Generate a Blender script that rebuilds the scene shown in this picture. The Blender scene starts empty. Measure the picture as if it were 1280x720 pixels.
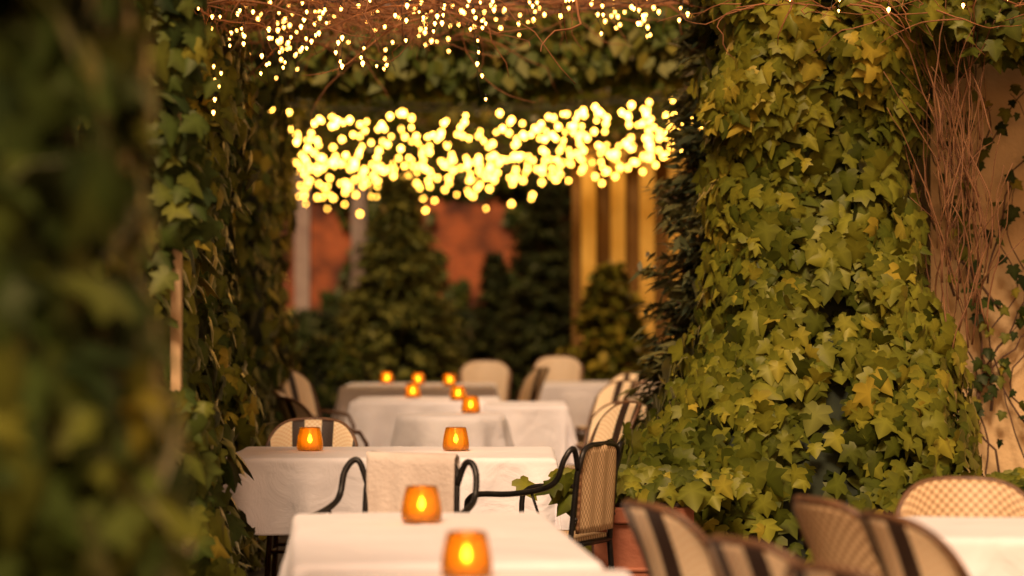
import bpy, math, random
import numpy as np
from mathutils import Vector, Matrix
random.seed(7); rng=np.random.default_rng(11)
scene=bpy.context.scene
COL=scene.collection

# ---------------- materials ----------------
def newmat(name):
    m=bpy.data.materials.new(name); m.use_nodes=True
    nt=m.node_tree; b=nt.nodes['Principled BSDF']; return m,nt,b
def N(nt,t,**k):
    n=nt.nodes.new(t)
    for a,v in k.items(): setattr(n,a,v)
    return n
def ramp(nt,stops,interp='LINEAR'):
    r=N(nt,'ShaderNodeValToRGB'); e=r.color_ramp; e.interpolation=interp
    while len(e.elements)<len(stops): e.elements.new(0.5)
    for i,(p,c) in enumerate(stops):
        e.elements[i].position=p; e.elements[i].color=(*c,1)
    return r
def noisy(name,c1,c2,scale=5,rough=.7,bump=.2,bscale=40,metal=0,stretch=None):
    m,nt,b=newmat(name); L=nt.links
    tc=N(nt,'ShaderNodeTexCoord'); src=tc.outputs['Object']
    if stretch:
        mp=N(nt,'ShaderNodeMapping'); mp.inputs['Scale'].default_value=stretch
        L.new(src,mp.inputs[0]); src=mp.outputs[0]
    n=N(nt,'ShaderNodeTexNoise'); n.inputs['Scale'].default_value=scale; n.inputs['Detail'].default_value=6
    L.new(src,n.inputs['Vector'])
    r=ramp(nt,[(.3,c1),(.7,c2)]); L.new(n.outputs['Fac'],r.inputs[0]); L.new(r.outputs[0],b.inputs['Base Color'])
    b.inputs['Roughness'].default_value=rough; b.inputs['Metallic'].default_value=metal
    if bump:
        n2=N(nt,'ShaderNodeTexNoise'); n2.inputs['Scale'].default_value=bscale; L.new(src,n2.inputs['Vector'])
        bp=N(nt,'ShaderNodeBump'); bp.inputs['Strength'].default_value=bump; bp.inputs['Distance'].default_value=.01
        L.new(n2.outputs['Fac'],bp.inputs['Height']); L.new(bp.outputs[0],b.inputs['Normal'])
    return m
def leafmat(name,stops,trans=.3,rough=.45):
    m=bpy.data.materials.new(name); m.use_nodes=True; nt=m.node_tree; nt.nodes.clear(); L=nt.links
    a=N(nt,'ShaderNodeAttribute',attribute_name='tone')
    r=ramp(nt,stops); L.new(a.outputs['Fac'],r.inputs[0])
    v=N(nt,'ShaderNodeAttribute',attribute_name='vein')
    ma=N(nt,'ShaderNodeMath',operation='MULTIPLY_ADD'); L.new(v.outputs['Fac'],ma.inputs[0]); ma.inputs[1].default_value=.75; ma.inputs[2].default_value=1.0
    mx=N(nt,'ShaderNodeVectorMath',operation='SCALE'); L.new(r.outputs[0],mx.inputs[0]); L.new(ma.outputs[0],mx.inputs['Scale'])
    d=N(nt,'ShaderNodeBsdfDiffuse'); L.new(mx.outputs[0],d.inputs[0])
    t=N(nt,'ShaderNodeBsdfTranslucent'); L.new(mx.outputs[0],t.inputs[0])
    g=N(nt,'ShaderNodeBsdfGlossy'); g.inputs['Roughness'].default_value=rough; g.inputs[0].default_value=(.75,.70,.45,1)
    f=N(nt,'ShaderNodeFresnel'); f.inputs[0].default_value=1.28
    ms=N(nt,'ShaderNodeMixShader'); ms.inputs[0].default_value=trans
    L.new(d.outputs[0],ms.inputs[1]); L.new(t.outputs[0],ms.inputs[2])
    m2=N(nt,'ShaderNodeMixShader'); L.new(f.outputs[0],m2.inputs[0]); L.new(ms.outputs[0],m2.inputs[1]); L.new(g.outputs[0],m2.inputs[2])
    o=N(nt,'ShaderNodeOutputMaterial'); L.new(m2.outputs[0],o.inputs[0]); return m
def emit(name,c,s,samp='FRONT'):
    m=bpy.data.materials.new(name); m.use_nodes=True; nt=m.node_tree; nt.nodes.clear()
    e=N(nt,'ShaderNodeEmission'); e.inputs[0].default_value=(*c,1); e.inputs[1].default_value=s
    o=N(nt,'ShaderNodeOutputMaterial'); nt.links.new(e.outputs[0],o.inputs[0])
    try: m.cycles.emission_sampling=samp
    except Exception: pass
    return m

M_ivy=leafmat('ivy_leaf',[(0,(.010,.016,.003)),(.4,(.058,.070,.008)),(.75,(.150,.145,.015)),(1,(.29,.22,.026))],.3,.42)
M_ivyd=leafmat('ivy_leaf_dark',[(0,(.008,.017,.006)),(.5,(.036,.054,.010)),(.85,(.12,.12,.016)),(1,(.25,.19,.025))],.3)  # darker copy of the ivy leaf; shadow on the left column put into its colour
M_can=leafmat('canopy_leaf',[(0,(.012,.024,.006)),(.5,(.055,.078,.012)),(1,(.17,.14,.02))],.35)
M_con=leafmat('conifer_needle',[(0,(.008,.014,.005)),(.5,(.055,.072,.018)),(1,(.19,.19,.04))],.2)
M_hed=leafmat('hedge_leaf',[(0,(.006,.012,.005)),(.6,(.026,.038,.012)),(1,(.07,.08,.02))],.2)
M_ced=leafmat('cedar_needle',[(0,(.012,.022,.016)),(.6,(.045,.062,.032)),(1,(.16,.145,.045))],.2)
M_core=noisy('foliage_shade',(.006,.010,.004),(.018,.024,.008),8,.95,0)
M_bark=noisy('bark',(.06,.03,.018),(.14,.07,.04),12,.85,.5,60,stretch=(1,1,.2))
M_twig=noisy('red_twig',(.17,.058,.018),(.33,.135,.045),9,.75,0)
M_iron=noisy('black_iron',(.012,.011,.011),(.03,.026,.024),20,.4,.1,80,.6)
M_rattan=noisy('rattan_cane',(.07,.03,.014),(.17,.08,.035),25,.5,.2,60)
M_wood=noisy('post_wood',(.40,.26,.13),(.54,.37,.20),6,.7,.3,30,stretch=(6,6,.6))
M_greyp=noisy('grey_post_stone',(.20,.14,.12),(.30,.23,.19),4,.8,.2,30)
M_stucco=noisy('cream_stucco',(.58,.38,.18),(.78,.55,.30),2.5,.9,.5,35)
M_pil=noisy('glow_tinted_stucco',(.66,.38,.06),(.80,.52,.12),2.5,.9,.4,30)  # string-light glow put into the stucco colour as saturated yellow
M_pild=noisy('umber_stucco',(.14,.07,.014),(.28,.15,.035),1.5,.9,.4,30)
M_terra=noisy('terracotta',(.24,.07,.035),(.36,.13,.07),7,.8,.3,40)
M_soil=noisy('soil',(.02,.013,.008),(.05,.03,.02),20,.95,.5,50)
M_roof=noisy('roof_tile',(.10,.035,.02),(.2,.08,.045),3,.85,.4,20,stretch=(6,1,1))

def linen():
    m,nt,b=newmat('linen_cloth'); L=nt.links
    tc=N(nt,'ShaderNodeTexCoord')
    n=N(nt,'ShaderNodeTexNoise'); n.inputs['Scale'].default_value=3; n.inputs['Detail'].default_value=5
    L.new(tc.outputs['Object'],n.inputs['Vector'])
    r=ramp(nt,[(.3,(.74,.71,.77)),(.7,(.82,.79,.84))]); L.new(n.outputs[0],r.inputs[0]); L.new(r.outputs[0],b.inputs['Base Color'])
    b.inputs['Roughness'].default_value=.9; b.inputs['Sheen Weight'].default_value=.2
    n2=N(nt,'ShaderNodeTexNoise'); n2.inputs['Scale'].default_value=6; n2.inputs['Detail'].default_value=4; n2.inputs['Distortion'].default_value=.8
    L.new(tc.outputs['Object'],n2.inputs['Vector'])
    bp=N(nt,'ShaderNodeBump'); bp.inputs['Strength'].default_value=.7; bp.inputs['Distance'].default_value=.025
    L.new(n2.outputs[0],bp.inputs['Height']); L.new(bp.outputs[0],b.inputs['Normal']); return m
M_linen=linen()
def wicker(name,stops,cell=(34,26),dark=.45):
    m,nt,b=newmat(name); L=nt.links
    uv=N(nt,'ShaderNodeUVMap'); sx=N(nt,'ShaderNodeSeparateXYZ'); L.new(uv.outputs[0],sx.inputs[0])
    r=ramp(nt,stops,'CONSTANT'); L.new(sx.outputs[0],r.inputs[0])
    mp=N(nt,'ShaderNodeMapping'); mp.inputs['Scale'].default_value=(cell[0],cell[1],1); L.new(uv.outputs[0],mp.inputs[0])
    ch=N(nt,'ShaderNodeTexChecker'); ch.inputs['Scale'].default_value=1; L.new(mp.outputs[0],ch.inputs[0])
    mul=N(nt,'ShaderNodeMix',data_type='RGBA',blend_type='MULTIPLY'); mul.inputs[0].default_value=1
    cr=ramp(nt,[(0,(dark,dark*.85,dark*.7)),(1,(1,1,1))]); L.new(ch.outputs['Fac'],cr.inputs[0])
    L.new(r.outputs[0],mul.inputs[6]); L.new(cr.outputs[0],mul.inputs[7]); L.new(mul.outputs[2],b.inputs['Base Color'])
    bp=N(nt,'ShaderNodeBump'); bp.inputs['Strength'].default_value=.6; bp.inputs['Distance'].default_value=.004
    L.new(ch.outputs['Fac'],bp.inputs['Height']); L.new(bp.outputs[0],b.inputs['Normal']); b.inputs['Roughness'].default_value=.55
    return m
CR=(.86,.72,.52); DK=(.035,.018,.012); BG=(.66,.47,.28)
M_wst=wicker('striped_wicker',[(0,DK),(.05,CR),(.30,DK),(.42,CR),(.58,DK),(.70,CR),(.95,DK)],(40,34),.88)
M_wbg=wicker('beige_wicker',[(0,(.22,.11,.05)),(.05,BG),(.95,(.22,.11,.05))],(34,22),.5)
M_wcr=wicker('cream_wicker',[(0,(.3,.17,.08)),(.06,(.76,.66,.54)),(.94,(.3,.17,.08))],(44,30),.85)
def brick():
    m,nt,b=newmat('red_brick'); L=nt.links
    tc=N(nt,'ShaderNodeTexCoord'); mp=N(nt,'ShaderNodeMapping'); mp.inputs['Rotation'].default_value=(math.pi/2,0,0)
    L.new(tc.outputs['Object'],mp.inputs[0])
    br=N(nt,'ShaderNodeTexBrick'); br.inputs['Scale'].default_value=4
    br.inputs['Color1'].default_value=(.33,.075,.014,1); br.inputs['Color2'].default_value=(.22,.048,.012,1); br.inputs['Mortar'].default_value=(.22,.10,.035,1)
    L.new(mp.outputs[0],br.inputs[0])
    n=N(nt,'ShaderNodeTexNoise'); n.inputs['Scale'].default_value=1.4; n.inputs['Detail'].default_value=4; L.new(tc.outputs['Object'],n.inputs[0])
    mx=N(nt,'ShaderNodeMix',data_type='RGBA',blend_type='MULTIPLY'); mx.inputs[0].default_value=1
    r=ramp(nt,[(.42,(.25,.22,.2)),(.62,(1.05,1.0,1))]); L.new(n.outputs[0],r.inputs[0])
    L.new(br.outputs[0],mx.inputs[6]); L.new(r.outputs[0],mx.inputs[7]); L.new(mx.outputs[2],b.inputs['Base Color']); b.inputs['Roughness'].default_value=.9
    return m
M_brick=brick()
def paving():
    m,nt,b=newmat('stone_paving'); L=nt.links
    tc=N(nt,'ShaderNodeTexCoord'); br=N(nt,'ShaderNodeTexBrick'); br.inputs['Scale'].default_value=1.6
    br.inputs['Color1'].default_value=(.10,.075,.055,1); br.inputs['Color2'].default_value=(.06,.045,.035,1); br.inputs['Mortar'].default_value=(.03,.025,.02,1)
    L.new(tc.outputs['Object'],br.inputs[0]); L.new(br.outputs[0],b.inputs['Base Color']); b.inputs['Roughness'].default_value=.75
    n=N(nt,'ShaderNodeTexNoise'); n.inputs['Scale'].default_value=25; L.new(tc.outputs['Object'],n.inputs[0])
    bp=N(nt,'ShaderNodeBump'); bp.inputs['Strength'].default_value=.4; L.new(n.outputs[0],bp.inputs['Height']); L.new(bp.outputs[0],b.inputs['Normal'])
    return m
M_pave=paving()
def amber():
    m=bpy.data.materials.new('amber_glass'); m.use_nodes=True; nt=m.node_tree; nt.nodes.clear(); L=nt.links
    t=N(nt,'ShaderNodeBsdfTranslucent'); t.inputs[0].default_value=(.75,.38,.04,1)
    d=N(nt,'ShaderNodeBsdfDiffuse'); d.inputs[0].default_value=(.32,.14,.02,1)
    tr=N(nt,'ShaderNodeBsdfTransparent'); tr.inputs[0].default_value=(1,.68,.2,1)
    g=N(nt,'ShaderNodeBsdfGlossy'); g.inputs['Roughness'].default_value=.15
    a=N(nt,'ShaderNodeMixShader'); a.inputs[0].default_value=.55; L.new(t.outputs[0],a.inputs[1]); L.new(d.outputs[0],a.inputs[2])
    c=N(nt,'ShaderNodeMixShader'); c.inputs[0].default_value=.40; L.new(a.outputs[0],c.inputs[1]); L.new(tr.outputs[0],c.inputs[2])
    f=N(nt,'ShaderNodeFresnel'); f.inputs[0].default_value=1.45
    e=N(nt,'ShaderNodeMixShader'); L.new(f.outputs[0],e.inputs[0]); L.new(c.outputs[0],e.inputs[1]); L.new(g.outputs[0],e.inputs[2])
    o=N(nt,'ShaderNodeOutputMaterial'); L.new(e.outputs[0],o.inputs[0]); return m
M_amber=amber()
M_wax=noisy('candle_wax',(.7,.5,.25),(.8,.6,.33),5,.5,0)
M_flame=emit('candle_flame',(1,.64,.20),100)
M_bulb=emit('string_bulb',(1,.47,.060),24)
M_fairy=emit('fairy_bulb',(1,.42,.075),24,'NONE')

# ---------------- mesh builder ----------------
class MB:
    def __init__(s): s.v=[];s.f=[];s.m=[]
    def add(s,vs,fs,mi=0):
        o=len(s.v); s.v+= [tuple(v) for v in vs]; s.f+=[tuple(i+o for i in f) for f in fs]; s.m+=[mi]*len(fs)
    def box(s,c,d,mi=0,rz=0):
        cx,cy,cz=c; a,b,e=d[0]/2,d[1]/2,d[2]/2
        vs=[(x,y,z) for x in(-a,a) for y in(-b,b) for z in(-e,e)]
        cr,sr=math.cos(rz),math.sin(rz)
        vs=[(cx+x*cr-y*sr,cy+x*sr+y*cr,cz+z) for x,y,z in vs]
        s.add(vs,[(0,1,3,2),(4,6,7,5),(0,4,5,1),(2,3,7,6),(0,2,6,4),(1,5,7,3)],mi)
    def tube(s,pts,r,n=8,mi=0,r2=None,closed=False):
        P=[Vector(p) for p in pts]; k=len(P); vs=[];fs=[]
        prev=None
        for i,p in enumerate(P):
            if closed: t=P[(i+1)%k]-P[i-1]
            else: t=P[min(i+1,k-1)]-P[max(i-1,0)]
            if t.length<1e-9: t=Vector((0,0,1))
            t.normalize()
            if prev is None:
                a=t.orthogonal().normalized()
            else:
                a=(prev-t*prev.dot(t)); a=a.normalized() if a.length>1e-6 else t.orthogonal().normalized()
            prev=a; b=t.cross(a)
            rr=r if r2 is None else r+(r2-r)*i/(k-1)
            for j in range(n):
                th=2*math.pi*j/n; vs.append(p+(a*math.cos(th)+b*math.sin(th))*rr)
        rng_=k if closed else k-1
        for i in range(rng_):
            for j in range(n):
                i2=(i+1)%k
                fs.append((i*n+j,i*n+(j+1)%n,i2*n+(j+1)%n,i2*n+j))
        if not closed:
            fs.append(tuple(range(n-1,-1,-1))); fs.append(tuple((k-1)*n+j for j in range(n)))
        s.add(vs,fs,mi)
    def lathe(s,prof,n=24,c=(0,0,0),mi=0,cap=True):
        vs=[];fs=[];k=len(prof)
        for r,z in prof:
            for j in range(n):
                th=2*math.pi*j/n; vs.append((c[0]+r*math.cos(th),c[1]+r*math.sin(th),c[2]+z))
        for i in range(k-1):
            for j in range(n): fs.append((i*n+j,i*n+(j+1)%n,(i+1)*n+(j+1)%n,(i+1)*n+j))
        if cap: fs.append(tuple(range(n-1,-1,-1))); fs.append(tuple((k-1)*n+j for j in range(n)))
        s.add(vs,fs,mi)
    def build(s,name,mats,smooth=True,parent=None,bevel=0):
        me=bpy.data.meshes.new(name); me.from_pydata(s.v,[],s.f)
        for m in (mats if isinstance(mats,list) else [mats]): me.materials.append(m)
        me.polygons.foreach_set('material_index',s.m)
        if smooth: me.polygons.foreach_set('use_smooth',[True]*len(me.polygons))
        me.update(); o=bpy.data.objects.new(name,me); COL.objects.link(o)
        if parent: o.parent=parent
        if bevel:
            b=o.modifiers.new('bevel','BEVEL'); b.width=bevel; b.segments=2
        return o
def empty(name,loc=(0,0,0),rz=0):
    e=bpy.data.objects.new(name,None); COL.objects.link(e); e.location=loc; e.rotation_euler=(0,0,rz); e.empty_display_size=.1; return e
def surf(name,f,nu,nv,mat,parent=None,thick=0,closeu=False):
    vs=[];uv=[];fs=[]
    for j in range(nv+1):
        for i in range(nu+1):
            u,v=i/nu,j/nv; vs.append(f(u,v)); uv.append((u,v))
    for j in range(nv):
        for i in range(nu):
            a=j*(nu+1)+i; fs.append((a,a+1,a+nu+2,a+nu+1))
    me=bpy.data.meshes.new(name); me.from_pydata(vs,[],fs); me.materials.append(mat)
    l=me.uv_layers.new(name='UVMap')
    for lp in me.loops: l.data[lp.index].uv=uv[lp.vertex_index]
    me.polygons.foreach_set('use_smooth',[True]*len(me.polygons)); me.update()
    o=bpy.data.objects.new(name,me); COL.objects.link(o)
    if parent: o.parent=parent
    if thick:
        m=o.modifiers.new('solid','SOLIDIFY'); m.thickness=thick; m.offset=0
    return o

# ---------------- leaves ----------------
half=[(.10,-.09),(.30,-.12),(.44,.02),(.33,.14),(.56,.40),(.30,.46),(.22,.66),(0,1.0)]
out=[(0,0)]+half+[(-x,y) for x,y in half[-2::-1]]
IV=[(0,.30,0)]+[(x,y,-.32*abs(x)-.16*y*y) for x,y in out]
IVF=[(0,i,i+1) for i in range(1,len(out))]+[(0,len(out),1)]
IVV=[1.0]+[.55 if (abs(x)<1e-6 or (x,y) in((.56,.40),(-.56,.40),(.44,.02),(-.44,.02))) else 0. for x,y in out]
SM=[(0,0,0),(.34,.35,-.1),(.2,.7,-.15),(0,1,-.2),(-.2,.7,-.15),(-.34,.35,-.1)]
SMF=[(0,1,2,3),(0,3,4,5)]
SMV=[.4,0,0,.2,0,0]
ND=[(0,0,0),(.15,.4,0),(0,1,-.1),(-.15,.4,0)]; NDF=[(0,1,2,3)]; NDV=[0,0,0,0]
def nz(a): return a/np.maximum(np.linalg.norm(a,axis=1,keepdims=True),1e-9)
def leafcloud(name,pos,nrm,size,mat,tpl='ivy',tone=None,up=.3,jit=.35,tj=.5,down=None,parent=None):
    T,F,V={'ivy':(IV,IVF,IVV),'small':(SM,SMF,SMV),'needle':(ND,NDF,NDV)}[tpl]
    T=np.array(T);n=len(pos);k=len(T)
    size=np.broadcast_to(size,(n,))*(1+rng.normal(0,.24,n)).clip(.4,1.55)
    nn=nz(nrm+rng.normal(0,jit,(n,3))+np.array([0,0,up]))
    d=np.tile([0.,0.,-1.],(n,1)) if down is None else down
    d=d+rng.normal(0,tj,(n,3)); t=nz(d-nn*np.sum(d*nn,axis=1,keepdims=True)); b=np.cross(t,nn)
    curl=rng.uniform(.4,1.8,n); asp=rng.uniform(.8,1.15,n)
    v=pos[:,None,:]+size[:,None,None]*(T[None,:,0,None]*asp[:,None,None]*b[:,None,:]+(T[None,:,1,None]-.4)*t[:,None,:]+curl[:,None,None]*T[None,:,2,None]*nn[:,None,:])
    v=v.reshape(-1,3)
    if tone is None: tone=rng.uniform(0,1,n)
    tone=np.clip(tone,0,1)
    off=(np.arange(n)*k)
    lens=[len(f) for f in F]; flat=np.concatenate([np.array(f) for f in F])
    loops=(off[:,None]+flat[None,:]).reshape(-1)
    tot=np.tile(lens,n); start=np.concatenate([[0],np.cumsum(tot)[:-1]])
    me=bpy.data.meshes.new(name)
    me.vertices.add(len(v)); me.vertices.foreach_set('co',v.astype(np.float32).ravel())
    me.loops.add(len(loops)); me.loops.foreach_set('vertex_index',loops.astype(np.int32))
    me.polygons.add(len(tot)); me.polygons.foreach_set('loop_start',start.astype(np.int32)); me.polygons.foreach_set('loop_total',tot.astype(np.int32))
    me.update(calc_edges=True)
    a=me.attributes.new('tone','FLOAT','POINT'); a.data.foreach_set('value',np.repeat(tone,k).astype(np.float32))
    a=me.attributes.new('vein','FLOAT','POINT'); a.data.foreach_set('value',np.tile(V,n).astype(np.float32))
    me.materials.append(mat)
    o=bpy.data.objects.new(name,me); COL.objects.link(o)
    if parent: o.parent=parent
    return o
def wob(p,s=1.,ph=0.):
    x,y,z=p[:,0]*s+ph,p[:,1]*s+ph*1.3,p[:,2]*s
    return (np.sin(2.3*x+1.7*np.sin(1.9*z+y))+np.sin(3.1*z+1.3*np.sin(2.7*x+.5)+ph)+np.sin(4.7*y+2.1*x+1.1*z)+.6*np.sin(7.3*z+5.1*x+ph)+.6*np.sin(9.1*x-6.3*z+3*y))/4.2

def ivy_column(name,zs,xl,xr,yf,yb,n,size,mat,tpl='ivy',amp=.10,p=.6,tbase=.45,seed=0.,depth=.14,core=True,zr=None):
    e=empty(name)
    zs=np.array(zs,float)
    lo,hi=(zs[0],zs[-1]) if zr is None else zr
    def shape(th,z,ins=0.):
        L=np.interp(z,zs,xl)+ins;R=np.interp(z,zs,xr)-ins;Fy=np.interp(z,zs,yf)+ins;B=np.interp(z,zs,yb)-ins
        c,s=np.cos(th),np.sin(th); c2=np.sign(c)*np.abs(c)**p; s2=np.sign(s)*np.abs(s)**p
        return np.stack([(L+R)/2+(R-L)/2*c2,(Fy+B)/2+(B-Fy)/2*s2,z],1),np.stack([c2,s2,np.zeros_like(c)],1)
    th=np.where(rng.random(n)<.74,rng.uniform(-math.pi-.1,.1,n),rng.uniform(0,math.pi,n))
    z=rng.uniform(lo,hi,n)
    P,Nn=shape(th,z); w=wob(P,1.6,seed)
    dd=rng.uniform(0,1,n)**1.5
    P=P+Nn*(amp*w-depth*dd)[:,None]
    tone=tbase+.26*w+rng.normal(0,.16,n)-.42*dd  # leaves set deeper get a darker tone: gap shade painted into the colour
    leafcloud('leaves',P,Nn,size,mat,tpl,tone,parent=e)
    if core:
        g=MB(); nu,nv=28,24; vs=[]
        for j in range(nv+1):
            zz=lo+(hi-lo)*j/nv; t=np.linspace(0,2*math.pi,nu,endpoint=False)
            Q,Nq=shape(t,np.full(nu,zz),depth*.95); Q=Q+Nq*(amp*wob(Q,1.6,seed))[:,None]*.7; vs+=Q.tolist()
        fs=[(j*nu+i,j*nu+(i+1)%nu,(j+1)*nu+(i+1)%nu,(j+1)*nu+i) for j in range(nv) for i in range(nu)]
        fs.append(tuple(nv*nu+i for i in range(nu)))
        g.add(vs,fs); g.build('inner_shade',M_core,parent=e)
    return e

# sharp ivy pillar, right
zs=[0,.25,.45,.6,.8,1.0,1.4,2.2,2.9,3.2,4.2]
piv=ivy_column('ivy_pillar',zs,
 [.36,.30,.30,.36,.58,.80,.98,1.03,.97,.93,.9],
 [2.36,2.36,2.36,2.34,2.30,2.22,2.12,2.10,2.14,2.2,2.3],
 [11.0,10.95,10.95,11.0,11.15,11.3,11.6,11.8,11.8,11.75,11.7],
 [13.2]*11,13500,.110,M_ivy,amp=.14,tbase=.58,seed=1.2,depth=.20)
# overhanging ivy, upper right
n=1900; P=np.stack([rng.uniform(1.9,3.6,n),rng.uniform(11.6,12.6,n),rng.uniform(2.72,3.6,n)],1)
P[:,2]+=.12*wob(P,2.)+.15*(P[:,0]<2.2)
leafcloud('ivy_overhang',P,np.tile([0,-1.,.2],(n,1)),.10,M_ivy,'ivy',.45+.2*wob(P,1.6)+rng.normal(0,.18,n))
n=1300; P=np.stack([rng.uniform(2.2,3.4,n),rng.uniform(11.4,12.4,n),rng.uniform(0,.62,n)**1.0],1); P[:,2]+=.12*wob(P,2.)
leafcloud('ground_ivy',P,np.tile([0,-1.,.5],(n,1)),.10,M_ivy,'ivy',.3+.2*wob(P,1.6)+rng.normal(0,.18,n))

# left foreground ivy column
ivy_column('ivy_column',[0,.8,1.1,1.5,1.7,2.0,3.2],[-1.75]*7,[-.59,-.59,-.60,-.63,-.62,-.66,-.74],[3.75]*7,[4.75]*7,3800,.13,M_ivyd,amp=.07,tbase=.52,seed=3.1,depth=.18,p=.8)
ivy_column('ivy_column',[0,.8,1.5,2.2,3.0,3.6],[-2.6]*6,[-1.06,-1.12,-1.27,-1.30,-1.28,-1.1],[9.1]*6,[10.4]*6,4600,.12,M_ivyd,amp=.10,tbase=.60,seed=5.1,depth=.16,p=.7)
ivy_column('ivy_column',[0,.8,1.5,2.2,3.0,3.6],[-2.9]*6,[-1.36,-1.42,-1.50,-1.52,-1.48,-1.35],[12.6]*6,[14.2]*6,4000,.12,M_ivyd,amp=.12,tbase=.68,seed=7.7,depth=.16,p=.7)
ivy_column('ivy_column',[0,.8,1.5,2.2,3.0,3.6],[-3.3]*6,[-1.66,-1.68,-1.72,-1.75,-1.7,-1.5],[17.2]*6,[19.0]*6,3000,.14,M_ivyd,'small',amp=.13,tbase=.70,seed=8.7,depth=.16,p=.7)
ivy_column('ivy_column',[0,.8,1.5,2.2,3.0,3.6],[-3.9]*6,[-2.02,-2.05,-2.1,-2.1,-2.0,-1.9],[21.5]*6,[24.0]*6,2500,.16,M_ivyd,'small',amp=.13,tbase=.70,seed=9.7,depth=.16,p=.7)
def wall_ivy(name,p0,p1,z0,z1,n,size,mat,face,tpl='small'):
    e=empty(name); p0=np.array(p0);p1=np.array(p1); u=rng.random(n); z=rng.uniform(z0,z1,n)
    P=np.zeros((n,3)); P[:,:2]=p0+(p1-p0)*u[:,None]; P[:,2]=z
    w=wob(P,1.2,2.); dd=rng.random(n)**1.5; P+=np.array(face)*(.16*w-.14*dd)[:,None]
    leafcloud('leaves',P,np.tile(face,(n,1)).astype(float),size,mat,tpl,.64+.22*w+rng.normal(0,.16,n)-.3*dd,parent=e)  # tone also darkens with depth, painting the shade between leaves
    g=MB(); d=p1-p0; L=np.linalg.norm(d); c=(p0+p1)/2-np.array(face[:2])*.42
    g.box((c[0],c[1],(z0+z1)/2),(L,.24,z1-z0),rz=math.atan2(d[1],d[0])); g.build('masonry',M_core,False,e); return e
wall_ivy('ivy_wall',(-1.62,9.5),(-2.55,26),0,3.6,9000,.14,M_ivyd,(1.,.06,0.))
g=MB(); g.box((-1.20,8.65,1.6),(.036,.05,3.2)); g.box((-1.20,8.65,.02),(.09,.09,.04)); g.box((-1.20,9.4,3.18),(.05,1.5,.06)); g.build('wooden_post',M_wood,False,bevel=.004)
zz=np.concatenate([rng.uniform(1.66,3.2,560),rng.uniform(0,1.14,440),rng.uniform(1.1,1.7,16)]); n=len(zz)
P=np.stack([-1.24+rng.normal(0,.06,n),8.60+rng.normal(0,.06,n),zz],1)
leafcloud('post_vine',P,np.tile([.3,-1.,.2],(n,1)),.10,M_ivyd,'ivy',.5+.2*wob(P,2.)+rng.normal(0,.18,n))

# ---------------- conifers ----------------
def conifer(name,x,y,h,r,nb,mat,per=26,nl=.09,z0=.15,top=.05,droop=.25,trunk=.06,pw=1.,tpl='needle'):
    e=empty(name,(x,y,0)); g=MB(); g.tube([(0,0,0),(.02,.01,h*.5),(0,0,h*.98)],trunk,8,r2=.01)
    PP=[];NNn=[];DD=[];TT=[]
    for i in range(nb):
        f=((i+random.random())/nb)**1.15; z=z0+(h-z0)*f; rr=(r*(1-f)**pw+top)*random.uniform(.72,1.15); a=random.uniform(0,2*math.pi)
        dx,dy=math.cos(a),math.sin(a); pts=[]
        for k in range(5):
            s=k/4; pts.append((dx*rr*s,dy*rr*s,z+rr*(.25*s-droop*2*s*s)))
        g.tube(pts,.008,4,r2=.003)
        t=rng.uniform(.15,1.05,per)**.7
        q=np.stack([dx*rr*t,dy*rr*t,z+rr*(.25*t-droop*2*t*t)],1); sp=rng.normal(0,.06*(1.2-t[:,None]*.6)*(r+.35),(per,3)); sp[:,2]*=.5
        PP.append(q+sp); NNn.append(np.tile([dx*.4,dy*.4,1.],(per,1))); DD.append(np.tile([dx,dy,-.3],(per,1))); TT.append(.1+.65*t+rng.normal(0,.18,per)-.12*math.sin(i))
    g.build('trunk_and_limbs',M_bark,parent=e)
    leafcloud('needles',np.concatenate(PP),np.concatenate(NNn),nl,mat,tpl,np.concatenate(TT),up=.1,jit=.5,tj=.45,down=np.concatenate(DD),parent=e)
    return e
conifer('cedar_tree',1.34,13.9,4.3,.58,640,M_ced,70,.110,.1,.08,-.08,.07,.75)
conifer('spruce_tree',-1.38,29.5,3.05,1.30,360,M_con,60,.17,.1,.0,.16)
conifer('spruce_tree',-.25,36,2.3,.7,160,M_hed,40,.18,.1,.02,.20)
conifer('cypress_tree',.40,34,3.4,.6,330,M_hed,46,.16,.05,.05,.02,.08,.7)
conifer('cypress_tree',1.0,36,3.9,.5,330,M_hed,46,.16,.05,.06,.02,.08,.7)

def bushcloud(name,c,r,n,size,mat,tpl='small',tb=.45,box=False):
    e=empty(name)
    d=nz(rng.normal(0,1,(n,3))); d[:,2]=np.abs(d[:,2]) if not box else d[:,2]
    if box:
        d=rng.uniform(-1,1,(n,3)); ax=rng.integers(0,3,n); s=np.where(rng.random(n)<.5,-1,1); ax=np.where(rng.random(n)<.55,1,ax); s=np.where(ax==1,-1,s); d[np.arange(n),ax]=s
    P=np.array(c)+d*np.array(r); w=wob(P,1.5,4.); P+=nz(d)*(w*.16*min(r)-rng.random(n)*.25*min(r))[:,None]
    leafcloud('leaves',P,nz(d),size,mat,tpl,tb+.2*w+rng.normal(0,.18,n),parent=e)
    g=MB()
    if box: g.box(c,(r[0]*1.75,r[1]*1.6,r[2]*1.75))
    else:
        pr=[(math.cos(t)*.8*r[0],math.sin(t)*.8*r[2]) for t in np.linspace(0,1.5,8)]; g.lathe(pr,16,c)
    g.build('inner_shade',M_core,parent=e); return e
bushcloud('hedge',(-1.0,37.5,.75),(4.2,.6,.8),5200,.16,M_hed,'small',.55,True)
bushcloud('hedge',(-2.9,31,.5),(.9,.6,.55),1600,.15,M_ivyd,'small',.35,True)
conifer('golden_shrub',1.10,27.3,1.95,.62,150,M_ivy,34,.15,.05,.05,-.15,.04,.8,'small')
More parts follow.
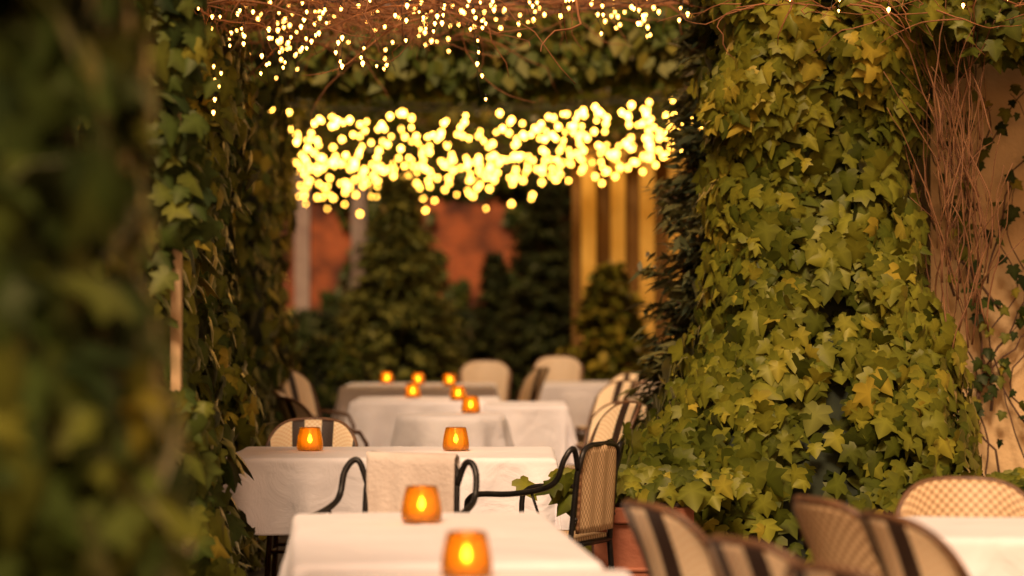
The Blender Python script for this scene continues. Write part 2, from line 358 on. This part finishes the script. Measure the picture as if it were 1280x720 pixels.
bushcloud('shrub',(1.85,25.0,.1),(.6,.5,1.0),1500,.15,M_ivy,'small',.35)
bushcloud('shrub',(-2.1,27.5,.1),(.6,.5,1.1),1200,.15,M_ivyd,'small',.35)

# ---------------- buildings ----------------
g=MB(); g.box((0,40,-.05),(400,400,.1)); g.build('ground',M_pave,False)
bh=empty('brick_house',(0,44.5,0))
M_glass=noisy('window_glass',(.02,.02,.025),(.05,.045,.04),1,.15,0)
g=MB(); ws=[(-6.6,-5.2),(-3.0,-1.6),(1.6,3.0),(5.2,6.6)]
g.box((0,0,2.75),(18,.5,5.5)); g.box((0,0,7.85),(18,.5,.7))
ed=[-9]+[q for w_ in ws for q in w_]+[9]
for i in range(0,len(ed),2): g.box(((ed[i]+ed[i+1])/2,0,6.5),(ed[i+1]-ed[i],.5,2.0))
g.build('walls',M_brick,False,bh)
g=MB(); fr=MB()
for a,b in ws:
    c=(a+b)/2; g.box((c,.05,6.5),(b-a,.02,2.0))
    for xx in(a+.04,c,b-.04): fr.box((xx,-.02,6.5),(.07,.08,2.0))
    fr.box((c,-.025,6.7),(b-a,.07,.06)); fr.box((c,-.3,5.5),(b-a+.2,.12,.07))
g.build('window_panes',M_glass,False,bh); fr.build('window_frames',M_greyp,False,bh)
g=MB(); g.add([(-9.3,-.7,8.3),(9.3,-.7,8.3),(9.3,4,11),(-9.3,4,11),(-9.3,-.7,8.2),(9.3,-.7,8.2)],[(0,1,2,3),(4,5,1,0)]); g.build('roof',M_roof,False,bh)
n=4200; P=np.stack([rng.uniform(-5,3,n),np.full(n,44.15)+rng.normal(0,.04,n),rng.uniform(1.2,5,n)],1)
k=wob(P,.9,3.)+.25*np.sin(P[:,0]*4)>.02+.25*rng.random(n); P=P[k]
leafcloud('wall_creeper',P,np.tile([0,-1.,.2],(len(P),1)),.24,M_ivyd,'small',.35+rng.normal(0,.2,len(P)))
pg=empty('pergola')
g=MB()
for x,y in[(-3.42,39.5),(-2.5,39.5),(2.9,36),(-3.3,27),(2.6,27)]: g.box((x,y,1.85),(.24,.24,3.7)); g.box((x,y,.1),(.34,.34,.2)); g.box((x,y,3.66),(.34,.34,.12))
g.build('posts',M_greyp,False,pg,bevel=.01)
g=MB()
for y in(21.5,25,29,33,37,40): g.box((0,y,3.8),(6.6,.1,.16))
for x in(-3.1,-1,1,2.7): g.box((x,31,3.93),(.1,19,.1))
g.build('beams',M_bark,False,pg)
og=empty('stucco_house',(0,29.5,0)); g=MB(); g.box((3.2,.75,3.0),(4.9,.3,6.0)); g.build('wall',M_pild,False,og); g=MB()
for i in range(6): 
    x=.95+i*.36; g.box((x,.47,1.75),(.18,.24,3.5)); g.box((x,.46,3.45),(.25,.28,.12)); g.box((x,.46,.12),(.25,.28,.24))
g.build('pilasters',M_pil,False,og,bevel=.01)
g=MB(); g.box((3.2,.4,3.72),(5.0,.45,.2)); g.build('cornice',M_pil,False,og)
ch=empty('cream_stucco_house',(0,0,0)); g=MB(); g.box((4.7,12.95,2.6),(5.0,.5,5.2)); g.build('wall',M_stucco,False,ch)
g=MB(); g.box((4.7,12.6,.2),(5.06,.3,.4)); g.build('plinth',M_greyp,False,ch)
lh=empty('brick_house',(-6.2,16,0)); g=MB(); g.box((0,0,3),(.5,40,6)); g.build('wall',M_brick,False,lh)

# ---------------- canopy foliage ----------------
n=9000
P=np.stack([rng.uniform(-3.3,2.6,n),21+19*rng.random(n)**.95,rng.uniform(3.62,4.0,n)],1); w=wob(P,.9,1.); P[:,2]+=.18*w
leafcloud('canopy_foliage',P,np.tile([0,-.6,-.2],(n,1)),.19,M_can,'small',.65+.25*w+rng.normal(0,.18,n),up=0,jit=.6)
n=6500
X=rng.uniform(-3.4,2.4,n); P=np.stack([X,rng.uniform(19.4,20.6,n),rng.uniform(0,1,n)],1)
w=wob(P,1.1,6.); P[:,2]=3.32+P[:,2]*.58+.10*w+.03*X
leafcloud('canopy_foliage',P,np.tile([0,-1.,.3],(n,1)),.15,M_can,'small',.6+.28*w+rng.normal(0,.18,n))
n=4500
X=rng.uniform(-4,3.5,n); P=np.stack([X,rng.uniform(40,41.2,n),rng.uniform(3.5,4.7,n)],1); w=wob(P,.8,2.); P[:,1]+=.2*w; P[:,2]+=.3*w
leafcloud('canopy_foliage',P,np.tile([0,-1.,.3],(n,1)),.24,M_can,'small',.4+.28*w+rng.normal(0,.18,n))

# ---------------- string lights ----------------
OC=[(1,0,0),(0,1,0),(-1,0,0),(0,-1,0),(0,0,1),(0,0,-1)]; OCF=[(0,1,4),(1,2,4),(2,3,4),(3,0,4),(1,0,5),(2,1,5),(3,2,5),(0,3,5)]
sl=empty('string_lights'); bl=MB(); wr=MB()
rows=30
for i in range(rows):
    f=i/(rows-1)
    yl=20.7+(36.8-20.7)*f; yr=20.7+(27.8-20.7)*f
    pts=[]; m=26
    nb_=int(23+8*f)
    a=Vector((-3.1-.5*f,yl,3.46-.07*f)); b=Vector((2.3,yr,3.46))
    sag=random.uniform(.05,.26)
    for k in range(m+1):
        s=k/m; p=a.lerp(b,s); p.z-=sag*4*s*(1-s); pts.append(p)
    wr.tube(pts,.005,4)
    for k in range(nb_):
        if random.random()<.24: continue
        s=(k+random.uniform(.05,.95))/nb_; p=a.lerp(b,s); dz=.04+random.uniform(0,.14)*(1 if random.random()<.7 else 2.6); p.z-=sag*4*s*(1-s)+dz; p.y+=random.uniform(-.15,.15)
        r=random.uniform(.015,.028); bl.add([(p.x+v[0]*r,p.y+v[1]*r,p.z+v[2]*r*1.25) for v in OC],OCF)
        wr.tube([(p.x,p.y,p.z+r),(p.x,p.y,p.z+r+.045)],.009,5)
        if dz>.1: wr.tube([(p.x,p.y,p.z+r+.04),(p.x,p.y,p.z+dz)],.003,3)
bl.build('bulbs',M_bulb,parent=sl); wr.build('wires',M_iron,parent=sl)

# ---------------- bare vine branches with fairy lights ----------------
br=MB()
def wander(p,d,n,step,turn=.35,zb=0):
    p=Vector(p); d=Vector(d).normalized(); pts=[p.copy()]
    for _ in range(n):
        d=(d+Vector((random.gauss(0,turn),random.gauss(0,turn),random.gauss(0,turn*.55)+zb))).normalized(); p=p+d*step; pts.append(p.copy())
    return pts
for i in range(680):
    y=random.uniform(11.2,16.5); x=random.uniform(-2.3,-.30); z=3.0+(y-12)*.06+random.uniform(-.05,.40)
    if random.random()<.26: x=random.uniform(-.4,1.6); z=random.uniform(3.04,3.4)+(y-12)*.08
    br.tube(wander((x,y,z),(random.choice([-1,1]),random.uniform(-.5,.5),random.uniform(-.12,.12)),9,random.uniform(.05,.11),.34),random.uniform(.003,.009),5,r2=.002)
for i in range(150):
    x=random.uniform(-2.0,-.4); y=random.uniform(11.5,14)
    br.tube(wander((x,y,3.04+(y-12)*.06),(random.uniform(-.6,.6),0,-1),6,.05,.3),.003,4,r2=.001)
for i in range(80):
    x=random.uniform(1.0,2.9); br.tube(wander((x,random.uniform(11.2,11.6),random.uniform(2.83,3.15)),(random.choice([-1,1]),0,random.uniform(-.5,.1)),9,.05,.34),random.uniform(.003,.006),4,r2=.0015)
for i in range(10):
    y=11.5+i*.6; pts=[(-2.6+k*.22,y+.15*math.sin(k*.6+i),3.2+(y-12)*.075+.05*math.sin(k*.9+i*2)) for k in range(23)]; br.tube(pts,.02,7,r2=.009)
br.build('vine_branches',M_twig)
n=2600
P=np.stack([rng.uniform(-2.9,-.9,n),rng.uniform(10.8,17,n),rng.uniform(3.1,3.7,n)],1); P[:,2]+=(P[:,1]-12)*.05
k=P[:,0]<(-1.3+.5*wob(P,1.5)); P=P[k]
leafcloud('vine_foliage',P,np.tile([0,-.5,.3],(len(P),1)),.11,M_ivyd,'small',rng.uniform(.3,1,len(P)))

fl=empty('fairy_lights'); fb=MB(); fw=MB()
def fairy(p,r=.0075):
    r*=random.uniform(.7,1.3)
    fb.add([(p[0]+v[0]*r,p[1]+v[1]*r,p[2]+v[2]*r*1.9) for v in OC],OCF); fw.tube([(p[0],p[1],p[2]+r),(p[0],p[1],p[2]+r+.02)],.005,5)
def strand(x,y,z,L,n):
    pts=wander((x,y,z),(0,0,-1),8,L/8,.14,-.05); fw.tube(pts,.0022,4)
    for k in range(n):
        q=pts[min(8,int((k+random.uniform(.4,1.2))/n*8))]; fairy((q.x+random.uniform(-.035,.035),q.y,q.z))
for (x,z,y,L,n) in [(-.83,2.82,12,.2,5),(-.74,2.76,12,.13,4),(-.54,2.98,12,.2,4),(-.20,2.98,12.2,.48,8),(-.17,3.02,12.2,.18,4),(.07,3.02,12,.18,3),(.44,3.0,12.6,.12,2),(.65,3.03,12.4,.16,3),(-1.55,2.75,12.6,.28,6),(-1.15,2.86,12.3,.22,5),(1.78,3.02,11.2,.2,3),(2.1,3.0,11.1,.16,2),(1.25,3.0,11.2,.14,2),(1.5,2.98,11.2,.2,3),(1.62,3.0,11.2,.1,2),(2.3,3.0,11.2,.15,3),(-.34,3.03,12,.2,4),(-1.02,3.0,12,.3,6),
  (-1.62,2.9,11.9,.4,7),(-1.45,2.95,11.9,.5,8),(-1.28,2.95,12.2,.36,6),(-.92,2.95,12.1,.3,5)]:
    strand(x,y,z,L,n)
for i in range(60):
    x=random.uniform(-2.1,-.35); y=random.uniform(11.6,15.5); strand(x,y,3.0+(y-12)*.085+random.uniform(-.1,.2),random.uniform(.08,.36),random.randint(1,4))
for i in range(32):
    x=random.uniform(-.3,1.4); y=random.uniform(12,16); strand(x,y,3.10+(y-12)*.085,random.uniform(.06,.26),random.randint(1,3))
for j in range(5):
    y=11.8+j*.8; pts=[Vector((-2.3+k*.2,y+.1*math.sin(k+j),3.05+(y-12)*.085+.04*math.sin(k*1.3+j*2))) for k in range(20)]; fw.tube(pts,.003,4)
    for q in pts:
        if random.random()<.6: fairy((q.x,q.y,q.z-.03))
fb.build('bulbs',M_fairy,parent=fl); fw.build('wires',M_iron,parent=fl)

# dead stems + wall tendrils
g=MB()
for i in range(70):
    x=random.uniform(2.06,2.34); g.tube(wander((x,11.75+random.uniform(-.08,.25),random.uniform(1.2,2.3)),(random.uniform(-.1,.1),0,1),12,.07,.15,.05),random.uniform(.002,.006),5,r2=.002)
g.build('dry_vine_stems',noisy('dry_stem',(.12,.045,.018),(.24,.11,.04),9,.75,0))
g=MB(); TP=[]
for i in range(30):
    pts=wander((random.uniform(2.3,3.1),12.62,random.uniform(.3,1.6)),(random.uniform(-.4,.4),0,1),22,.08,.3,.10)
    for q in pts: q.y=12.62+.03*math.sin(q.z*7)
    g.tube(pts,random.uniform(.004,.009),5,r2=.002)
    for q in pts:
        if random.random()<.5: TP.append((q.x+random.gauss(0,.03),q.y-.03,q.z+random.gauss(0,.03)))
g.build('wall_vine_stems',M_bark)
TP=np.array(TP); leafcloud('wall_vine_leaves',TP,np.tile([0,-1.,.2],(len(TP),1)),.065,M_ivyd,'ivy')

# terracotta planter
tp=empty('terracotta_planter',(.56,10.80,0)); g=MB()
g.add([(-.17,-.17,0),(.17,-.17,0),(.17,.17,0),(-.17,.17,0),(-.21,-.21,.5),(.21,-.21,.5),(.21,.21,.5),(-.21,.21,.5)],[(0,3,2,1),(0,1,5,4),(1,2,6,5),(2,3,7,6),(3,0,4,7)])
for z,wd in((.54,.47),(.30,.405),(.12,.375)): g.box((0,0,z),(wd,wd,.07 if z>.5 else .02))
g.build('pot',M_terra,False,tp,bevel=.008)
g=MB(); g.box((0,0,.585),(.38,.38,.015)); g.build('soil',M_soil,False,tp)
n=240; P=np.stack([rng.normal(0,.17,n),rng.normal(-.06,.12,n),.70-np.abs(rng.normal(0,.06,n))],1)
leafcloud('trailing_ivy',P,np.tile([-.1,-1.,.5],(n,1)),.10,M_ivy,'ivy',rng.uniform(.2,.9,n),parent=tp)

# ---------------- furniture ----------------
def rect_table(x,y,hx,hy,rz=0,L=.38,h=.75,seed=0):
    e=empty('dining_table',(x,y,0),rz); R=random.Random(seed)
    ph=[R.uniform(0,6) for _ in range(8)]
    nx=80;ny=80; A=hx+L;B=hy+L; vs=[];fs=[]
    for j in range(ny+1):
        for i in range(nx+1):
            u=-A+2*A*i/nx; v=-B+2*B*j/ny
            du=max(abs(u)-hx,0);dv=max(abs(v)-hy,0); su=1 if u>0 else -1; sv=1 if v>0 else -1
            s=math.hypot(du,dv)
            cu=max(-hx,min(hx,u)); cv=max(-hy,min(hy,v))
            if s<1e-9:
                z=.002*math.sin(u*9+ph[0])*math.sin(v*7+ph[1])
                z+=.0035*math.exp(-(u/.010)**2)+.0035*math.exp(-((v)/.012)**2)
                vs.append((u,v,h+z)); continue
            ox,oy=su*du/s,sv*dv/s
            th=math.atan2(dv,du)
            corner=min(du,dv)/max(du,dv)
            q=(u*sv if dv>du else v*su)
            fold=.5+.5*math.sin(q*13+ph[2]+(2 if dv>du else 0)+1.6*math.sin(q*5+ph[3]))
            flare=.03+.30*fold*fold*(1-corner)+corner*(.15+.09*math.sin(th*9+ph[4]))
            rad=.012*min(1,s/.02)+s*flare*.75*min(1,s/.12)
            drop=s*math.sqrt(max(0,1-flare*flare)) - .008*min(1,s/.02)
            vs.append((cu+ox*rad,cv+oy*rad,h-max(0,drop)))
    for j in range(ny):
        for i in range(nx):
            a=j*(nx+1)+i; fs.append((a,a+1,a+nx+2,a+nx+1))
    g=MB(); g.add(vs,fs); c=g.build('tablecloth',M_linen,parent=e)
    sd=c.modifiers.new('s','SUBSURF'); sd.levels=1; sd.render_levels=1
    so=c.modifiers.new('t','SOLIDIFY'); so.thickness=.002; so.offset=-1
    g=MB(); g.box((0,0,h-.022),(2*hx-.02,2*hy-.02,.03)); g.build('table_top',M_wood,False,e)
    g=MB()
    px=hx*.55 if hx>.6 else 0; py=hy*.55 if hy>.6 else 0
    for sx,sy in {(a*px,b*py) for a in(-1,1) for b in(-1,1)}:
        g.lathe([(.035,0.02),(.03,h-.06),(.12,h-.045),(.12,h-.038)],14,(sx,sy,0))
        for k in range(4):
            a=k*math.pi/2+.78; g.tube([(sx,sy,.06),(sx+.25*math.cos(a),sy+.25*math.sin(a),.015)],.018,6)
    g.build('pedestal',M_iron,parent=e); return e
def round_table(x,y,R,L=.6,h=.75,seed=0):
    e=empty('round_dining_table',(x,y,0)); nf=9; vs=[];fs=[];nt_=144;rs=[0,.3*R,.7*R,.95*R,R]+[R+L*(k/14) for k in range(1,15)]
    vs.append((0,0,h))
    for r in rs[1:]:
        for k in range(nt_):
            th=2*math.pi*k/nt_
            if r<=R: vs.append((r*math.cos(th),r*math.sin(th),h))
            else:
                s=r-R; f=.5+.5*math.sin(nf*th+1.5*math.sin(2*th+seed)); rr=R+.01+s*(.05+.2*f); vs.append((rr*math.cos(th),rr*math.sin(th),h-s*.97))
    for k in range(nt_): fs.append((0,1+k,1+(k+1)%nt_))
    for i in range(len(rs)-2):
        for k in range(nt_): a=1+i*nt_; fs.append((a+k,a+nt_+k,a+nt_+(k+1)%nt_,a+(k+1)%nt_))
    g=MB(); g.add(vs,fs); g.build('tablecloth',M_linen,parent=e)
    g=MB(); g.lathe([(.03,.02),(.03,h-.05),(.1,h-.04),(R-.02,h-.03),(R-.02,h-.008)],24); g.lathe([(.22,0),(.2,.02),(.04,.05)],20); g.build('pedestal',M_iron,parent=e); return e

def votive(x,y,z=.755,s=1.):
    e=empty('candle_holder',(x,y,z)); e.scale=(s,s,s); g=MB()
    outr=[(.050,0),(.062,.002),(.0655,.012),(.065,.03),(.061,.06),(.055,.09),(.0505,.108),(.049,.112)]
    inn=[(.046,.110),(.048,.104),(.052,.09),(.057,.06),(.060,.03),(.058,.012),(.02,.008)]
    g.lathe(outr+inn,36,cap=True); g.build('amber_glass',M_amber,parent=e)
    g=MB(); g.lathe([(.03,.010),(.031,.012),(.031,.026),(.028,.028),(.004,.027),(.001,.036)],20); g.build('candle',M_wax,parent=e)
    g=MB(); g.lathe([(.001,.036),(.008,.042),(.0115,.052),(.008,.066),(.001,.080)],10); g.build('flame',M_flame,parent=e); return e

def wicker_chair(x,y,face,mat,h=.88,w=.46,arms=False):
    e=empty('wicker_chair',(x,y,0),math.radians(face-90)); hw=w/2
    def back(u,v):
        t=2*u-1; a=t*1.15
        top=h-.13*abs(t)**3.2; bot=.47
        z=bot+(top-bot)*v
        rc=.05*v+.07*v*v
        wd=hw*(.90+.12*v)
        return (wd*math.sin(a)/math.sin(1.15), -.20-rc+.13*(1-math.cos(a))/(1-math.cos(1.15)), z)
    surf('woven_back',back,28,16,mat,e,.018)
    g=MB(); rim=[back(0,k/10) for k in range(11)]+[back(k/24,1) for k in range(1,24)]+[back(1,1-k/10) for k in range(11)]
    g.tube(rim,.0115,8); g.tube([back(k/24,0) for k in range(25)],.012,8)
    seat=[(hw*.98*math.cos(t)*(1 if math.sin(t)<0 else 1.03),.02+.23*math.sin(t),.455) for t in np.linspace(0,2*math.pi,28,endpoint=False)]
    g.tube(seat,.016,8,closed=True)
    for sx in(-1,1):
        b0=back(.5+sx*.46,0); g.tube([(sx*.21,-.27,0),(sx*.19,-.22,.25),b0],.015,8); g.tube([(sx*.20,.20,0),(sx*.185,.17,.3),(sx*.18,.16,.45)],.015,8)
        g.tube([(sx*.195,-.22,.18),(sx*.19,.18,.18)],.009,6)
        g.tube([(sx*.19,.18,.30),(sx*.12,.195,.40),(0,.205,.43)],.008,6)
    g.tube([(-.19,.18,.2),(.19,.18,.2)],.009,6); g.tube([(-.19,-.22,.2),(.19,-.22,.2)],.009,6)
    if arms:
        for sx in(-1,1): 
            b1=back(.5+sx*.5,.55); g.tube([b1,(sx*.26,-.02,.68),(sx*.255,.12,.66),(sx*.23,.18,.58),(sx*.19,.18,.45)],.014,8)
    g.build('cane_frame',M_rattan,parent=e)
    def st(u,v):
        t=2*math.pi*u; r=v; return (hw*.96*math.cos(t)*r,.02+.225*math.sin(t)*r,.462-.012*(1-r*r))
    surf('woven_seat',st,28,6,mat,e,.014); return e

def metal_chair(x,y,face,mat,h=.88,cloth=False):
    e=empty('metal_armchair',(x,y,0),math.radians(face-90)); g=MB(); r=.0125
    hoop=[(-.20,-.27,0),(-.19,-.24,.45),(-.185,-.27,h-.12)]
    for k in range(1,9):
        a=math.pi-k*math.pi/9; 
        hoop.append((.185*math.copysign(abs(math.cos(a))**.5,math.cos(a)),-.29,h-.12+.12*math.sin(a)**.5))
    hoop+=[(.185,-.27,h-.12),(.19,-.24,.45),(.20,-.27,0)]
    g.tube(hoop,r,8)
    for sx in(-1,1):
        ctl=[(sx*.185,-.275,h-.10),(sx*.215,-.275,h-.02),(sx*.245,-.27,h-.015),(sx*.27,-.25,h-.06),(sx*.275,-.22,h-.14),(sx*.275,-.15,.69),(sx*.275,0,.665),(sx*.27,.14,.66),(sx*.262,.20,.64),(sx*.25,.22,.58),(sx*.235,.21,.30),(sx*.23,.23,0)]
        # Catmull-Rom smoothing of the bent tube
        C=[Vector(p) for p in ctl]; sm=[]
        for i in range(len(C)-1):
            p0,p1,p2,p3=C[max(i-1,0)],C[i],C[i+1],C[min(i+2,len(C)-1)]
            for k in range(4):
                t=k/4; sm.append(.5*((2*p1)+(p2-p0)*t+(2*p0-5*p1+4*p2-p3)*t*t+(3*p1-p0-3*p2+p3)*t**3))
        sm.append(C[-1]); g.tube(sm,r,8)
        g.tube([(sx*.19,-.24,.45),(sx*.235,.21,.45)],r,8)
        g.tube([(sx*.275,-.10,.68),(sx*.23,-.12,.56),(sx*.24,.0,.45)],.007,6)
    g.tube([(-.235,.21,.45),(.235,.21,.45)],r,8); g.tube([(-.19,-.24,.45),(.19,-.24,.45)],r,8); g.tube([(-.19,-.26,.56),(.19,-.26,.56)],.009,8)
    g.build('iron_frame',M_iron,parent=e)
    def bk(u,v):
        t=2*u-1; return (.175*t,-.262-.02*v-.012*math.cos(t*1.5)+.003*math.sin(u*20),.50+(h-.505)*v-.02*abs(t)**4*v)
    surf('seat_back',bk,16,12,mat,e,.012)
    def st(u,v): return ((2*u-1)*(.19+.04*v),-.235+.44*v,.468-.01*math.sin(math.pi*u)*math.sin(math.pi*v))
    surf('seat',st,12,12,mat,e,.02)
    if cloth:
        def cl(u,v):
            s=(v-.5)*.92; t=2*u-1; fold=.007*math.sin(u*11+4*v)+.004*math.sin(u*23+1)
            if abs(s)<.03: return (.18*t,-.285+ -s*.8,h+.018-s*s*6)
            sg=1 if s>0 else -1
            return (.18*t*(1+.05*abs(s)),-.285-sg*(.026+fold*min(1,abs(s)*5))+.03*(abs(s)-.03),h+.013-(abs(s)-.03)-.012*math.sin(u*3+1))
        surf('draped_throw',cl,30,30,M_throw,e,.006)
    return e
M_throw=noisy('oatmeal_throw',(.52,.44,.40),(.64,.56,.52),6,.95,.4,60)

rect_table(-.105,5.72,.415,.62,math.radians(1),.34,seed=1)
rect_table(-.245,7.34,.41,.84,math.radians(5.0),.36,seed=2)
rect_table(-.575,11.8,.775,.49,0,.37,seed=3)
round_table(-.41,16.3,.36,seed=1)
rect_table(-.68,19.3,.57,.55,0,.5,seed=5)
rect_table(.10,18.3,.30,.5,0,.5,seed=6)
rect_table(-.88,23.2,.72,.75,0,.5,seed=7)
rect_table(.62,24.0,.45,.6,0,.5,seed=8)
rect_table(1.71,7.62,.47,.38,math.radians(-2),.40,seed=9)
for x,y in[(-.115,6.12),(-.29,7.76),(-.275,11.85),(-.99,11.85),(-.28,16.45),(-.42,18.9) ,(-.80,19.5),(-.59,22.9),(-1.22,23.6),(-.9,23.2)]:
    votive(x,y)

metal_chair(-.47,9.05,-108,M_wcr,.865,cloth=True)
metal_chair(.12,10.4,152,M_wbg,.87)
wicker_chair(-1.06,12.62,-90,M_wst,.86)
wicker_chair(.40,13.6,200,M_wst,.92)
wicker_chair(-1.2,15.8,25,M_wst,.88,arms=True)
wicker_chair(-1.46,18.2,-25,M_wst,1.0,arms=True)
wicker_chair(-1.35,17.0,0,M_wcr,.88)
wicker_chair(.62,18.0,215,M_wst,.92)
wicker_chair(.80,20.6,215,M_wst,.92)
wicker_chair(.90,17.3,120,M_wcr,.96,arms=True)
wicker_chair(.56,15.2,230,M_wst,.86)
wicker_chair(-.28,25.0,-90,M_wcr,.94,w=.52)
wicker_chair(.50,26.0,-90,M_wcr,.97,w=.52)
wicker_chair(.02,22.6,200,M_wst,.92)
# right foreground group
wicker_chair(.64,6.98,26,M_wst,.88,w=.42)
wicker_chair(.82,6.24,32,M_wst,.85,w=.42)
wicker_chair(.96,5.74,36,M_wst,.835,w=.42)
wicker_chair(1.14,7.08,26,M_wbg,.885,w=.42)
wicker_chair(1.27,6.58,22,M_wst,.88,w=.42)
wicker_chair(1.58,8.25,-92,M_wbg,.835,w=.48)

# ---------------- light ----------------
w=bpy.data.worlds.new('World'); scene.world=w; w.use_nodes=True; nt=w.node_tree
bg=nt.nodes['Background']; sk=nt.nodes.new('ShaderNodeTexSky'); sk.sky_type='NISHITA'; sk.sun_disc=False
sd=Vector((-.13,-.78,.93)).normalized()
sk.sun_elevation=math.asin(sd.z); sk.sun_rotation=math.atan2(sd.x,sd.y)
tint=nt.nodes.new('ShaderNodeMix'); tint.data_type='RGBA'; tint.blend_type='MULTIPLY'; tint.inputs[0].default_value=1; tint.inputs[7].default_value=(2.0,.88,.34,1)
nt.links.new(sk.outputs[0],tint.inputs[6]); nt.links.new(tint.outputs[2],bg.inputs[0]); bg.inputs[1].default_value=.125
s=bpy.data.lights.new('sun','SUN'); s.energy=4.4; s.angle=math.radians(16); s.color=(1,.72,.45)
so=bpy.data.objects.new('sun',s); COL.objects.link(so); so.rotation_euler=sd.to_track_quat('Z','Y').to_euler(); so.location=(0,0,12)

# ---------------- camera ----------------
c=bpy.data.cameras.new('camera'); co=bpy.data.objects.new('camera',c); COL.objects.link(co); scene.camera=co
co.location=(0,0,1.413); co.rotation_euler=(math.radians(90.66),0,0); c.lens=85; c.sensor_width=36; c.clip_end=600; c.clip_start=.05
c.dof.use_dof=True; c.dof.focus_distance=11.0; c.dof.aperture_fstop=85/58
scene.view_settings.view_transform='Standard'; scene.view_settings.look='None'; scene.view_settings.exposure=0
